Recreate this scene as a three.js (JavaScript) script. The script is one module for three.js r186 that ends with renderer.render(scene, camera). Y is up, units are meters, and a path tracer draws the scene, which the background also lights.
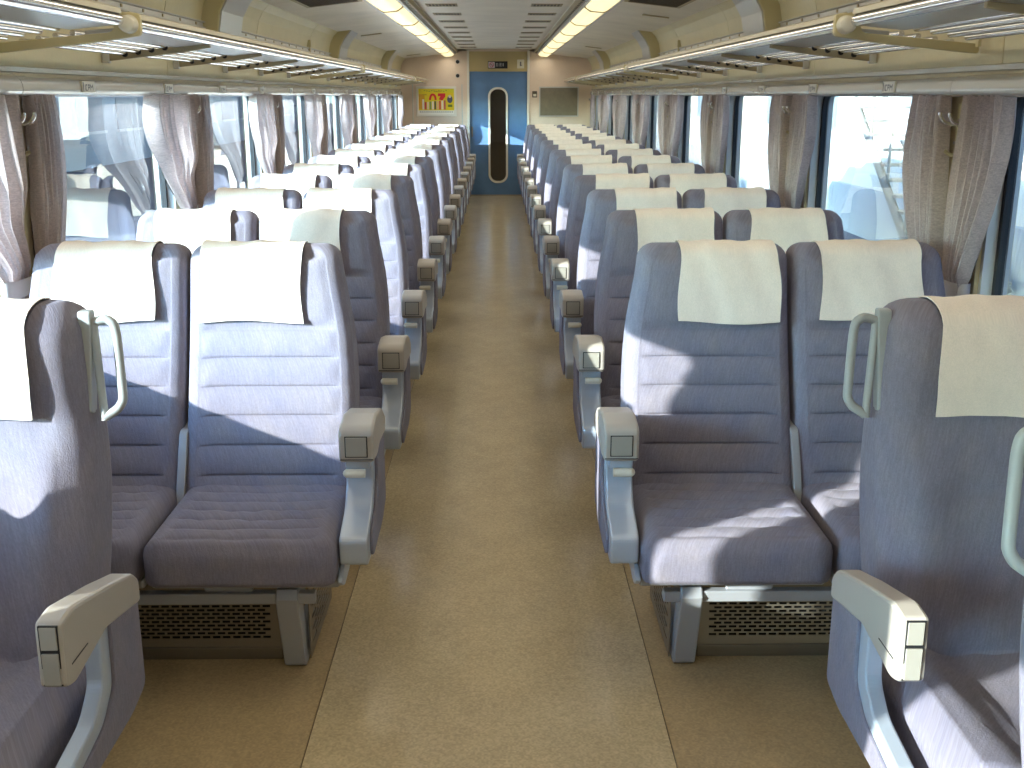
import * as THREE from 'three';
import { Sky } from 'three/addons/objects/Sky.js';
import { RoundedBoxGeometry } from 'three/addons/geometries/RoundedBoxGeometry.js';
import { mergeGeometries, mergeVertices, toCreasedNormals } from 'three/addons/utils/BufferGeometryUtils.js';
import { RectAreaLightUniformsLib } from 'three/addons/lights/RectAreaLightUniformsLib.js';

// ------------------------------------------------------------------ camera, sky, sun, exposure
RectAreaLightUniformsLib.init();
const scene = new THREE.Scene();
const FOCAL = 1085, VPX = 498, VPY = 95;
const camera = new THREE.PerspectiveCamera(2 * Math.atan(384 / FOCAL) * 180 / Math.PI, 1024 / 768, 0.05, 600);
camera.position.set(0.025, 1.45, 0);
camera.rotation.order = 'YXZ';
camera.rotation.x = -Math.atan((384 - VPY) / FOCAL);
camera.rotation.y = -Math.atan((512 - VPX) / FOCAL * Math.cos(camera.rotation.x));

const renderer = new THREE.WebGLRenderer({ antialias: true });
renderer.toneMapping = THREE.LinearToneMapping;
renderer.toneMappingExposure = 2.0;
renderer.shadowMap.enabled = true;

const toSun = new THREE.Vector3(-1, 0.35, 0.65).normalize();
const sky = new Sky();
sky.scale.setScalar(500);
sky.name = 'sky';
sky.material.uniforms.turbidity.value = 6;
sky.material.uniforms.rayleigh.value = 0.6;
sky.material.uniforms.mieCoefficient.value = 0.004;
sky.material.uniforms.mieDirectionalG.value = 0.75;
sky.material.uniforms.sunPosition.value.copy(toSun);
scene.add(sky);

const sun = new THREE.DirectionalLight(new THREE.Color(1.0, 0.96, 0.9), 10);
sun.name = 'sun';
sun.position.copy(toSun).multiplyScalar(60).add(new THREE.Vector3(0, 1, -7));
sun.target.position.set(0, 1, -7);
sun.castShadow = true;
sun.shadow.mapSize.set(4096, 4096);
Object.assign(sun.shadow.camera, { left: -14, right: 14, top: 12, bottom: -12, near: 1, far: 140 });
scene.add(sun, sun.target);

// ------------------------------------------------------------------ helpers
let seed = 12345;
const rnd = () => { seed = (seed * 1664525 + 1013904223) >>> 0; return seed / 4294967296; };
const lerp = (a, b, t) => a + (b - a) * t;
const clamp = (v, a, b) => Math.min(b, Math.max(a, v));
const smooth = (a, b, v) => { const t = clamp((v - a) / (b - a), 0, 1); return t * t * (3 - 2 * t); };
const ORD = ['', 'first', 'second', 'third', 'fourth', 'fifth', 'sixth', 'seventh', 'eighth', 'ninth', 'tenth', 'eleventh', 'twelfth', 'thirteenth', 'fourteenth', 'fifteenth', 'sixteenth'];
const taken = new Map();
function numbered(n) { const k = taken.get(n) || 0; taken.set(n, k + 1); return k ? n + '_' + String(k).padStart(3, '0') : n; }
function shade(o) { o.traverse((m) => { if (m.isMesh) { m.castShadow = true; m.receiveShadow = true; } }); return o; }
function thing(name, label, category, group, pos = [0, 0, 0]) {
  const o = new THREE.Group(); o.name = numbered(name); o.position.set(...pos); scene.add(o);
  o.userData = { label, category }; if (group) o.userData.group = group;
  return o;
}
function structure(name, geo, mat, pos = [0, 0, 0]) {
  const o = geo ? new THREE.Mesh(geo, mat) : new THREE.Group();
  o.name = name; o.userData = { kind: 'structure' }; o.position.set(...pos); scene.add(o); return shade(o);
}
function part(parent, name, geo, mat, label) {
  const m = new THREE.Mesh(geo, mat); m.name = name; m.castShadow = m.receiveShadow = true;
  if (label) m.userData.label = label;
  parent.add(m); return m;
}
function prep(g) {
  g = g.index ? g.toNonIndexed() : g;
  for (const k of Object.keys(g.attributes)) if (!['position', 'normal', 'uv'].includes(k)) g.deleteAttribute(k);
  if (!g.attributes.normal) g.computeVertexNormals();
  return g;
}
// uv in metres from the position, by the dominant direction of each face
function metricUV(g) {
  g = prep(g);
  const p = g.attributes.position, uv = new Float32Array(p.count * 2), a = new THREE.Vector3(), b = new THREE.Vector3(), c = new THREE.Vector3();
  for (let i = 0; i < p.count; i += 3) {
    a.fromBufferAttribute(p, i); b.fromBufferAttribute(p, i + 1); c.fromBufferAttribute(p, i + 2);
    const n = b.clone().sub(a).cross(c.clone().sub(a)); const ax = Math.abs(n.x), ay = Math.abs(n.y), az = Math.abs(n.z);
    [a, b, c].forEach((v, k) => {
      const [s, t] = ax >= ay && ax >= az ? [v.z, v.y] : ay >= az ? [v.x, v.z] : [v.x, v.y];
      uv[(i + k) * 2] = s; uv[(i + k) * 2 + 1] = t;
    });
  }
  g.setAttribute('uv', new THREE.BufferAttribute(uv, 2));
  return g;
}
const merge = (list) => mergeGeometries(list.map(metricUV));
function bx(x0, x1, y0, y1, z0, z1, r = 0) {
  const w = Math.abs(x1 - x0), h = Math.abs(y1 - y0), d = Math.abs(z1 - z0);
  const g = r ? new RoundedBoxGeometry(w, h, d, 2, Math.min(r, w / 2.01, h / 2.01, d / 2.01)) : new THREE.BoxGeometry(w, h, d);
  g.translate((x0 + x1) / 2, (y0 + y1) / 2, (z0 + z1) / 2); return metricUV(g);
}
function mirrorX(g) {   // a mirrored copy with its faces turned the right way
  g = prep(g.clone()); const p = g.attributes.position, n = g.attributes.normal, u = g.attributes.uv;
  for (let i = 0; i < p.count; i++) { p.setX(i, -p.getX(i)); n.setX(i, -n.getX(i)); }
  for (let i = 0; i < p.count; i += 3) for (const at of [p, n, u]) if (at) {
    const k = at.itemSize; for (let j = 0; j < k; j++) { const q = at.array[(i + 1) * k + j]; at.array[(i + 1) * k + j] = at.array[(i + 2) * k + j]; at.array[(i + 2) * k + j] = q; }
  }
  return g;
}
// profile given in (z, y), extruded along x from x0 to x1
function plateZY(pts, x0, x1, bevel = 0.004, r = 0) {
  const s = r ? roundPoly(pts, r) : new THREE.Shape(pts.map(([z, y]) => new THREE.Vector2(z, y)));
  const d = Math.abs(x1 - x0) - 2 * bevel;
  const g = new THREE.ExtrudeGeometry(s, { depth: d, bevelEnabled: bevel > 0, bevelThickness: bevel, bevelSize: bevel, bevelOffset: -bevel, bevelSegments: 2, curveSegments: 5 });
  g.translate(0, 0, bevel); g.rotateY(-Math.PI / 2);       // shape x -> z, extrusion -> -x
  g.translate(Math.max(x0, x1), 0, 0);
  return metricUV(g);
}
// profile in (x, y) extruded along z from z0 to z1
function barXY(pts, z0, z1, bevel = 0, r = 0) {
  const s = r ? roundPoly(pts, r) : new THREE.Shape(pts.map(([x, y]) => new THREE.Vector2(x, y)));
  const g = new THREE.ExtrudeGeometry(s, { depth: Math.abs(z1 - z0) - 2 * bevel, bevelEnabled: bevel > 0, bevelThickness: bevel, bevelSize: bevel, bevelOffset: -bevel, bevelSegments: 2, curveSegments: 5 });
  g.translate(0, 0, Math.min(z0, z1) + bevel); return metricUV(g);
}
function roundPoly(pts, r) {
  const s = new THREE.Shape(), n = pts.length, V = pts.map((p) => new THREE.Vector2(p[0], p[1]));
  for (let i = 0; i < n; i++) {
    const p = V[i], a = V[(i + n - 1) % n], b = V[(i + 1) % n], rr = Array.isArray(r) ? r[i] : r;
    const da = Math.min(rr, p.distanceTo(a) * 0.48), db = Math.min(rr, p.distanceTo(b) * 0.48);
    const pa = p.clone().add(a.clone().sub(p).setLength(da)), pb = p.clone().add(b.clone().sub(p).setLength(db));
    if (i) s.lineTo(pa.x, pa.y); else s.moveTo(pa.x, pa.y);
    s.quadraticCurveTo(p.x, p.y, pb.x, pb.y);
  }
  s.closePath(); return s;
}
function rrect(x0, x1, y0, y1, r, Path = THREE.Path) {
  const s = new Path(); s.moveTo(x0 + r, y0); s.lineTo(x1 - r, y0); s.absarc(x1 - r, y0 + r, r, -Math.PI / 2, 0); s.lineTo(x1, y1 - r);
  s.absarc(x1 - r, y1 - r, r, 0, Math.PI / 2); s.lineTo(x0 + r, y1); s.absarc(x0 + r, y1 - r, r, Math.PI / 2, Math.PI);
  s.lineTo(x0, y0 + r); s.absarc(x0 + r, y0 + r, r, Math.PI, Math.PI * 1.5); return s;
}
function tube(pts, r, seg = 24, rad = 8, closed = false, type = 'catmullrom') {
  return metricUV(new THREE.TubeGeometry(new THREE.CatmullRomCurve3(pts.map((p) => new THREE.Vector3(...p)), closed, type, 0.3), seg, r, rad, closed));
}
function rod(a, b, r, rad = 10) {
  const A = new THREE.Vector3(...a), B = new THREE.Vector3(...b), d = B.clone().sub(A), g = new THREE.CylinderGeometry(r, r, d.length(), rad);
  g.applyQuaternion(new THREE.Quaternion().setFromUnitVectors(new THREE.Vector3(0, 1, 0), d.normalize()));
  g.translate((A.x + B.x) / 2, (A.y + B.y) / 2, (A.z + B.z) / 2); return metricUV(g);
}
function loft(rings) {     // closed rings of equal length, fan caps; smooth normals
  const N = rings[0].length, pos = [], idx = [], uv = [];
  const put = ([x, y, z]) => { pos.push(x, y, z); uv.push(x + 0.71 * z, y + 0.53 * z); return pos.length / 3 - 1; };
  rings.forEach((r) => r.forEach(put));
  for (let i = 0; i + 1 < rings.length; i++) for (let j = 0; j < N; j++) {
    const a = i * N + j, b = i * N + (j + 1) % N, c = a + N, d = b + N; idx.push(a, b, d, a, d, c);
  }
  const cap = (r, base, flip) => {
    const m = r.reduce((s, p) => [s[0] + p[0] / N, s[1] + p[1] / N, s[2] + p[2] / N], [0, 0, 0]), k = put(m);
    for (let j = 0; j < N; j++) { const a = base + j, b = base + (j + 1) % N; flip ? idx.push(k, b, a) : idx.push(k, a, b); }
  };
  cap(rings[0], 0, true); cap(rings[rings.length - 1], (rings.length - 1) * N, false);
  const g = new THREE.BufferGeometry();
  g.setAttribute('position', new THREE.Float32BufferAttribute(pos, 3)); g.setAttribute('uv', new THREE.Float32BufferAttribute(uv, 2)); g.setIndex(idx);
  g.computeVertexNormals(); return g;
}
// catmull-rom through a table of [y, value]
function table(t) {
  return (y) => {
    const n = t.length; if (y <= t[0][0]) return t[0][1]; if (y >= t[n - 1][0]) return t[n - 1][1];
    let i = 0; while (t[i + 1][0] < y) i++;
    const [x1, p1] = t[i], [x2, p2] = t[i + 1], [x0, p0] = t[Math.max(0, i - 1)], [x3, p3] = t[Math.min(n - 1, i + 2)];
    const h = x2 - x1, u = (y - x1) / h, m1 = (p2 - p0) / (x2 - x0 || 1) * h, m2 = (p3 - p1) / (x3 - x1 || 1) * h;
    return (2 * u ** 3 - 3 * u * u + 1) * p1 + (u ** 3 - 2 * u * u + u) * m1 + (3 * u * u - 2 * u ** 3) * p2 + (u ** 3 - u * u) * m2;
  };
}

// ------------------------------------------------------------------ textures
function noiseGrid(n, s) {           // tileable value noise
  let q = s; const R = () => { q = (q * 1664525 + 1013904223) >>> 0; return q / 4294967296; };
  const g = Array.from({ length: n * n }, R);
  return (u, v) => {
    const x = ((u % 1) + 1) % 1 * n, y = ((v % 1) + 1) % 1 * n, i = Math.floor(x) % n, j = Math.floor(y) % n, fx = x - Math.floor(x), fy = y - Math.floor(y);
    const sx = fx * fx * (3 - 2 * fx), sy = fy * fy * (3 - 2 * fy), at = (a, b) => g[((b % n) + n) % n * n + ((a % n) + n) % n];
    return lerp(lerp(at(i, j), at(i + 1, j), sx), lerp(at(i, j + 1), at(i + 1, j + 1), sx), sy);
  };
}
function tex(size, fn, srgb, rep) {
  const d = new Uint8Array(size * size * 4);
  for (let j = 0; j < size; j++) for (let i = 0; i < size; i++) {
    const c = fn(i / size, j / size), k = (j * size + i) * 4;
    d[k] = clamp(c[0], 0, 255); d[k + 1] = clamp(c[1], 0, 255); d[k + 2] = clamp(c[2], 0, 255); d[k + 3] = 255;
  }
  const t = new THREE.DataTexture(d, size, size); t.wrapS = t.wrapT = THREE.RepeatWrapping; t.magFilter = THREE.LinearFilter; t.minFilter = THREE.LinearMipmapLinearFilter; t.generateMipmaps = true;
  if (srgb) t.colorSpace = THREE.SRGBColorSpace; if (rep) t.repeat.set(rep, rep); t.needsUpdate = true; return t;
}
const n8 = noiseGrid(8, 11), n16 = noiseGrid(16, 23), n32 = noiseGrid(32, 31), n64 = noiseGrid(64, 5), n200 = noiseGrid(200, 77), n120 = noiseGrid(120, 99);
const mott = (u, v) => 0.5 * n8(u, v) + 0.3 * n16(u, v) + 0.2 * n32(u, v) - 0.5;
const speck = (u, v) => n200(u, v) - 0.5;
function colorTex(rgb, coarse, fine, rep, size = 512) {
  return tex(size, (u, v) => { const k = 1 + coarse * mott(u, v) * 2 + fine * speck(u, v) * 2; return rgb.map((c) => c * k); }, true, rep);
}
const fabricMap = tex(512, (u, v) => {
  const m = mott(u, v), k = 1 + 0.05 * m + 0.07 * (n200(u * 1, v) - 0.5) + 0.09 * (n120(u * 2, v * 0.25) - 0.5);
  return [126 * k + 8 * m, 121 * k + 5 * m, 132 * k - 6 * m];
}, true, 2.2);
const weaveBump = tex(256, (u, v) => { const k = 128 + 70 * (n120(u, v) - 0.5) + 60 * (n200(u, v) - 0.5); return [k, k, k]; }, false, 6);
const curtainMap = tex(256, (u, v) => {
  const k = 1 + 0.10 * (n64(u * 1, v * 3) - 0.5) + 0.16 * (n200(u, v) - 0.5) + 0.1 * mott(u, v); return [196 * k, 181 * k, 178 * k];
}, true, 3);
const floorStain = (u, v) => { const s = n32(u, v * 0.5), t = n16(u * 2, v); return (s > 0.72 ? -(s - 0.72) * 0.7 : 0) + (t > 0.8 ? -(t - 0.8) * 0.6 : 0); };
const floorMap = (rgb) => tex(1024, (u, v) => { const k = 1 + 0.08 * mott(u, v) + 0.12 * speck(u, v) + 0.08 * (n64(u * 4, v * 4) - 0.5) + 0.1 * floorStain(u, v); return rgb.map((c) => c * k); }, true, 1);
const floorRough = tex(512, (u, v) => { const k = 255 * (0.52 + 0.05 * mott(u, v) + 0.05 * n64(u, v)); return [k, k, k]; }, false, 0.5);
const floorBump = tex(512, (u, v) => { const k = 128 + 60 * (n64(u * 2, v * 2) - 0.5) + 50 * speck(u, v); return [k, k, k]; }, false, 1);
const asphalt = colorTex([112, 116, 124], 0.2, 0.2, 0.08);
function canvasTex(w, h, draw) {
  const c = document.createElement('canvas'); c.width = w; c.height = h; draw(c.getContext('2d'), w, h);
  const t = new THREE.CanvasTexture(c); t.colorSpace = THREE.SRGBColorSpace; return t;
}
const std = (o) => new THREE.MeshStandardMaterial(o), phy = (o) => new THREE.MeshPhysicalMaterial(o);
const M = {
  fabric: phy({ map: fabricMap, roughness: 0.95, bumpMap: weaveBump, bumpScale: 0.0012, sheen: 0.5, sheenRoughness: 0.5, sheenColor: new THREE.Color(0.45, 0.45, 0.5) }),
  seam: std({ color: '#5d6486', roughness: 0.95 }),
  cover: std({ map: colorTex([238, 224, 208], 0.02, 0.03, 4, 256), roughness: 0.9, bumpMap: weaveBump, bumpScale: 0.0006 }),
  plastic: std({ color: '#aca499', roughness: 0.4 }),
  plasticFace: std({ color: '#9c978b', roughness: 0.4 }),
  handle: std({ color: '#9fa3a2', roughness: 0.38 }),
  knob: std({ color: '#ddd8c6', roughness: 0.4 }),
  blueMetal: std({ color: '#b3bcc7', roughness: 0.38, metalness: 0.25 }),
  sidePanel: std({ map: fabricMap, roughness: 0.9, bumpMap: weaveBump, bumpScale: 0.001 }),
  greyFrame: std({ color: '#a6a8ab', roughness: 0.45, metalness: 0.3 }),
  steel: std({ color: '#8f887b', roughness: 0.4, metalness: 0.85 }),
  black: std({ color: '#17181a', roughness: 0.6 }),
  rubber: std({ color: '#232629', roughness: 0.55 }),
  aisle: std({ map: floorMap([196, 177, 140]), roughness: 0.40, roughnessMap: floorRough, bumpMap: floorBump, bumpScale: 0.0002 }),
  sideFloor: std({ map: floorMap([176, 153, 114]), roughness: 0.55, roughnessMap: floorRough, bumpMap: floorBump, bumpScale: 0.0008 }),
  joint: std({ color: '#4c3f2b', roughness: 0.9 }),
  cream: std({ map: colorTex([212, 200, 160], 0.03, 0.01, 0.5), roughness: 0.42 }),
  endWall: std({ map: colorTex([226, 207, 188], 0.03, 0.01, 0.5), roughness: 0.55 }),
  transom: std({ map: colorTex([196, 178, 130], 0.03, 0.01, 0.5), roughness: 0.5 }),
  ceiling: std({ map: colorTex([238, 231, 217], 0.05, 0.01, 0.4), roughness: 0.5 }),
  gap: std({ color: '#6d675a', roughness: 0.9 }),
  alu: std({ color: '#c8c8c6', roughness: 0.3, metalness: 0.85 }),
  chrome: std({ color: '#dcdcde', roughness: 0.16, metalness: 1 }),
  valance: std({ color: '#c2c2bf', roughness: 0.27, metalness: 0.6 }),
  bracket: std({ color: '#b4a685', roughness: 0.5 }),
  railLip: std({ color: '#bdb49a', roughness: 0.35 }),
  lip: std({ color: '#c9bd92', roughness: 0.35 }),
  curtain: phy({ map: curtainMap, roughness: 0.95, bumpMap: weaveBump, bumpScale: 0.001, side: THREE.DoubleSide, transmission: 0.42, thickness: 0 }),
  tie: std({ color: '#b9b0ab', roughness: 0.9, side: THREE.DoubleSide }),
  glass: phy({ color: '#eef4f5', roughness: 0, transmission: 1, thickness: 0, ior: 1.52, side: THREE.DoubleSide }),
  winFrame: std({ color: '#cdccc8', roughness: 0.4, metalness: 0.3 }),
  door: std({ map: colorTex([96, 134, 178], 0.05, 0.02, 1), roughness: 0.45 }),
  white: std({ color: '#e6e1d6', roughness: 0.5 }),
  lampGlow: std({ color: '#fff2c4', roughness: 0.4, emissive: new THREE.Color(1.0, 0.88, 0.52), emissiveIntensity: 0.5 }),
  grille: std({ color: '#3c352b', roughness: 0.7 }),
  board: std({ map: colorTex([128, 122, 104], 0.06, 0.03, 2), roughness: 0.5 }),
};

// ------------------------------------------------------------------ dimensions of the car
const HALF = 1.40, ZF = -16.4, ZN = 2.4;          // inner half width, door end, near end
const PILLAR0 = -3.24, WP = 1.82, RP = 0.91;      // pillar beside the first double seats, window pitch, row pitch
const WTOP = 1.485, WBOT = 0.80;
const SIDE = { '-1': 'poster', 1: 'grey board' };
const SIDENAME = { '-1': 'left', 1: 'right' };
const pillars = []; for (let k = -3; k <= 7; k++) pillars.push(PILLAR0 - WP * k);   // from behind the camera to the door end

// ------------------------------------------------------------------ floor
{
  const fl = structure('floor', null);
  part(fl, 'subfloor', bx(-1.5, 1.5, -0.12, -0.004, ZF - 0.6, ZN + 0.1), M.joint);
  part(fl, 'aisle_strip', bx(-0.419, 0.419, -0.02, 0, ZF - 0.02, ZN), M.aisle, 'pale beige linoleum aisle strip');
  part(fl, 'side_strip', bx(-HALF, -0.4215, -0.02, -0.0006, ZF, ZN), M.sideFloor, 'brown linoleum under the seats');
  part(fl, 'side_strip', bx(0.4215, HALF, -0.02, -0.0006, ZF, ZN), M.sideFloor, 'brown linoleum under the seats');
}
// ------------------------------------------------------------------ side walls with window openings
const winSpans = []; for (let i = 0; i + 1 < pillars.length; i++) winSpans.push([pillars[i + 1] + 0.15, pillars[i] - 0.15]);   // [far z, near z]
for (const s of [-1, 1]) {
  const sh = new THREE.Shape([[ZF - 0.1, -0.1], [ZN + 0.1, -0.1], [ZN + 0.1, 1.6], [ZF - 0.1, 1.6]].map((p) => new THREE.Vector2(...p)));
  for (const [a, b] of winSpans) sh.holes.push(rrect(a, b, WBOT, WTOP, 0.09));
  const g = new THREE.ExtrudeGeometry(sh, { depth: 0.1, bevelEnabled: false, curveSegments: 8 });
  g.rotateY(-Math.PI / 2); g.translate(HALF + 0.1, 0, 0);
  structure('wall_' + SIDENAME[s], s > 0 ? metricUV(g) : mirrorX(metricUV(g)), M.cream);
  winSpans.forEach(([a, b], i) => {
    const w = structure('window_' + (s < 0 ? i + 1 : i + 1 + winSpans.length), null);
    const ring = (g0, w0, x0, x1) => {
      const o = rrect(a + g0, b - g0, WBOT + g0, WTOP - g0, Math.max(0.02, 0.09 - g0), THREE.Shape);
      o.holes.push(rrect(a + g0 + w0, b - g0 - w0, WBOT + g0 + w0, WTOP - g0 - w0, Math.max(0.015, 0.09 - g0 - w0)));
      const e = new THREE.ExtrudeGeometry(o, { depth: x1 - x0, bevelEnabled: false, curveSegments: 6 });
      e.rotateY(-Math.PI / 2); e.translate(x1, 0, 0); const q = metricUV(e); return s > 0 ? q : mirrorX(q);
    };
    part(w, 'frame', ring(-0.004, 0.022, HALF + 0.012, HALF + 0.09), M.winFrame, 'pale aluminium window frame');
    part(w, 'gasket', ring(0.018, 0.018, HALF + 0.045, HALF + 0.07), M.rubber, 'black rubber gasket');
    part(w, 'pane', bx(s * (HALF + 0.055), s * (HALF + 0.0553), WBOT + 0.03, WTOP - 0.03, a + 0.03, b - 0.03), M.glass);
  });
}
// ------------------------------------------------------------------ body shell above, near end wall
structure('roof', merge([
  bx(-1.55, 1.55, 2.2, 2.28, ZF - 0.7, ZN + 0.1), bx(-1.55, -1.47, 1.6, 2.2, ZF - 0.7, ZN + 0.1), bx(1.47, 1.55, 1.6, 2.2, ZF - 0.7, ZN + 0.1)]), M.endWall);
structure('wall_rear', bx(-1.5, 1.5, -0.1, 2.25, ZN, ZN + 0.1), M.endWall);
// ------------------------------------------------------------------ ceiling: panels in lengths with open joints
{
  const ce = structure('ceiling', null);
  part(ce, 'backing', bx(-1.46, 1.46, 2.13, 2.2, ZF, ZN), M.gap);
  for (let z = ZN, i = 0; z > ZF + 0.02; z -= 1.82, i++) {
    const z1 = z - 0.004, z0 = Math.max(ZF, z - 1.82) + 0.002;
    part(ce, 'panel', bx(-0.56, 0.56, 2.09, 2.13, z0, z1, 0.004), M.ceiling);
    for (const s of [-1, 1]) {
      part(ce, 'panel', barXY([[s * 0.56, 2.135], [s * 0.56, 2.09], [s * 0.60, 2.045], [s * 0.80, 2.02], [s * 1.36, 1.955], [s * 1.36, 2.135]], z0, z1), M.ceiling);
      const gc = barXY([[1.445, 1.96], [1.30, 1.97], [1.345, 1.925], [1.375, 1.87], [1.39, 1.80], [1.395, 1.72], [1.398, 1.50], [1.445, 1.50]], z0, z1);
      part(ce, 'cove_panel', s > 0 ? gc : mirrorX(gc), M.cream, 'cream curved wall panel');
    }
  }
}
// ------------------------------------------------------------------ trims along the side walls
let trimNo = 1;
for (const s of [-1, 1]) {
  const sideOf = (g) => (s > 0 ? g : mirrorX(g));
  // silver duct cover above the windows, in lengths of one window
  const va = structure('trim_' + trimNo++, null);
  pillars.slice(0, -1).forEach((p, i) => {
    const q = Math.max(pillars[i + 1], ZF);
    part(va, 'valance', sideOf(barXY([[1.405, 1.444], [1.352, 1.444], [1.334, 1.458], [1.338, 1.49], [1.356, 1.506], [1.374, 1.514], [1.405, 1.514]], q + 0.0015, p - 0.0015, 0, 0.012)), M.valance, 'silver curved cover above the windows');
  });
  const st = structure('trim_' + trimNo++, null);
  part(st, 'strip', sideOf(merge([barXY([[1.40, 1.514], [1.388, 1.516], [1.388, 1.530], [1.40, 1.534]], ZF, ZN)])), M.valance, 'thin grey moulding');
  const up = structure('trim_' + trimNo++, null);
  part(up, 'strip', sideOf(merge([barXY([[1.40, 1.752], [1.372, 1.755], [1.370, 1.763], [1.384, 1.766], [1.384, 1.782], [1.372, 1.785], [1.374, 1.790], [1.40, 1.792]], ZF, ZN)])), M.winFrame, 'grooved metal moulding strip');
  const scr = []; for (let z = ZN - 0.2; z > ZF; z -= 0.26) scr.push(bx(1.379, 1.388, 1.768, 1.780, z - 0.006, z + 0.006));
  part(up, 'screw', sideOf(merge(scr)), M.bracket).userData.kind = 'stuff';
  // arched duct covers
  for (const z of [-1.4, -5.7, -9.75, -13.9]) {
    const rib = structure('trim_' + trimNo++, null);
    const outer = [[1.44, 2.0], [1.205, 1.975], [1.262, 1.905], [1.298, 1.84], [1.316, 1.74], [1.32, 1.66], [1.44, 1.66]];
    part(rib, 'arch', sideOf(barXY(outer, z - 0.23, z + 0.23, 0.006)), M.lip, 'cream arched cover');
    const face = [[1.215, 1.98], [1.197, 1.972], [1.255, 1.90], [1.291, 1.837], [1.309, 1.738], [1.313, 1.668], [1.326, 1.668], [1.322, 1.74], [1.304, 1.84], [1.268, 1.905]];
    part(rib, 'cover_face', sideOf(barXY(face, z - 0.225, z + 0.222)), M.alu, 'polished metal face');
  }
}
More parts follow.
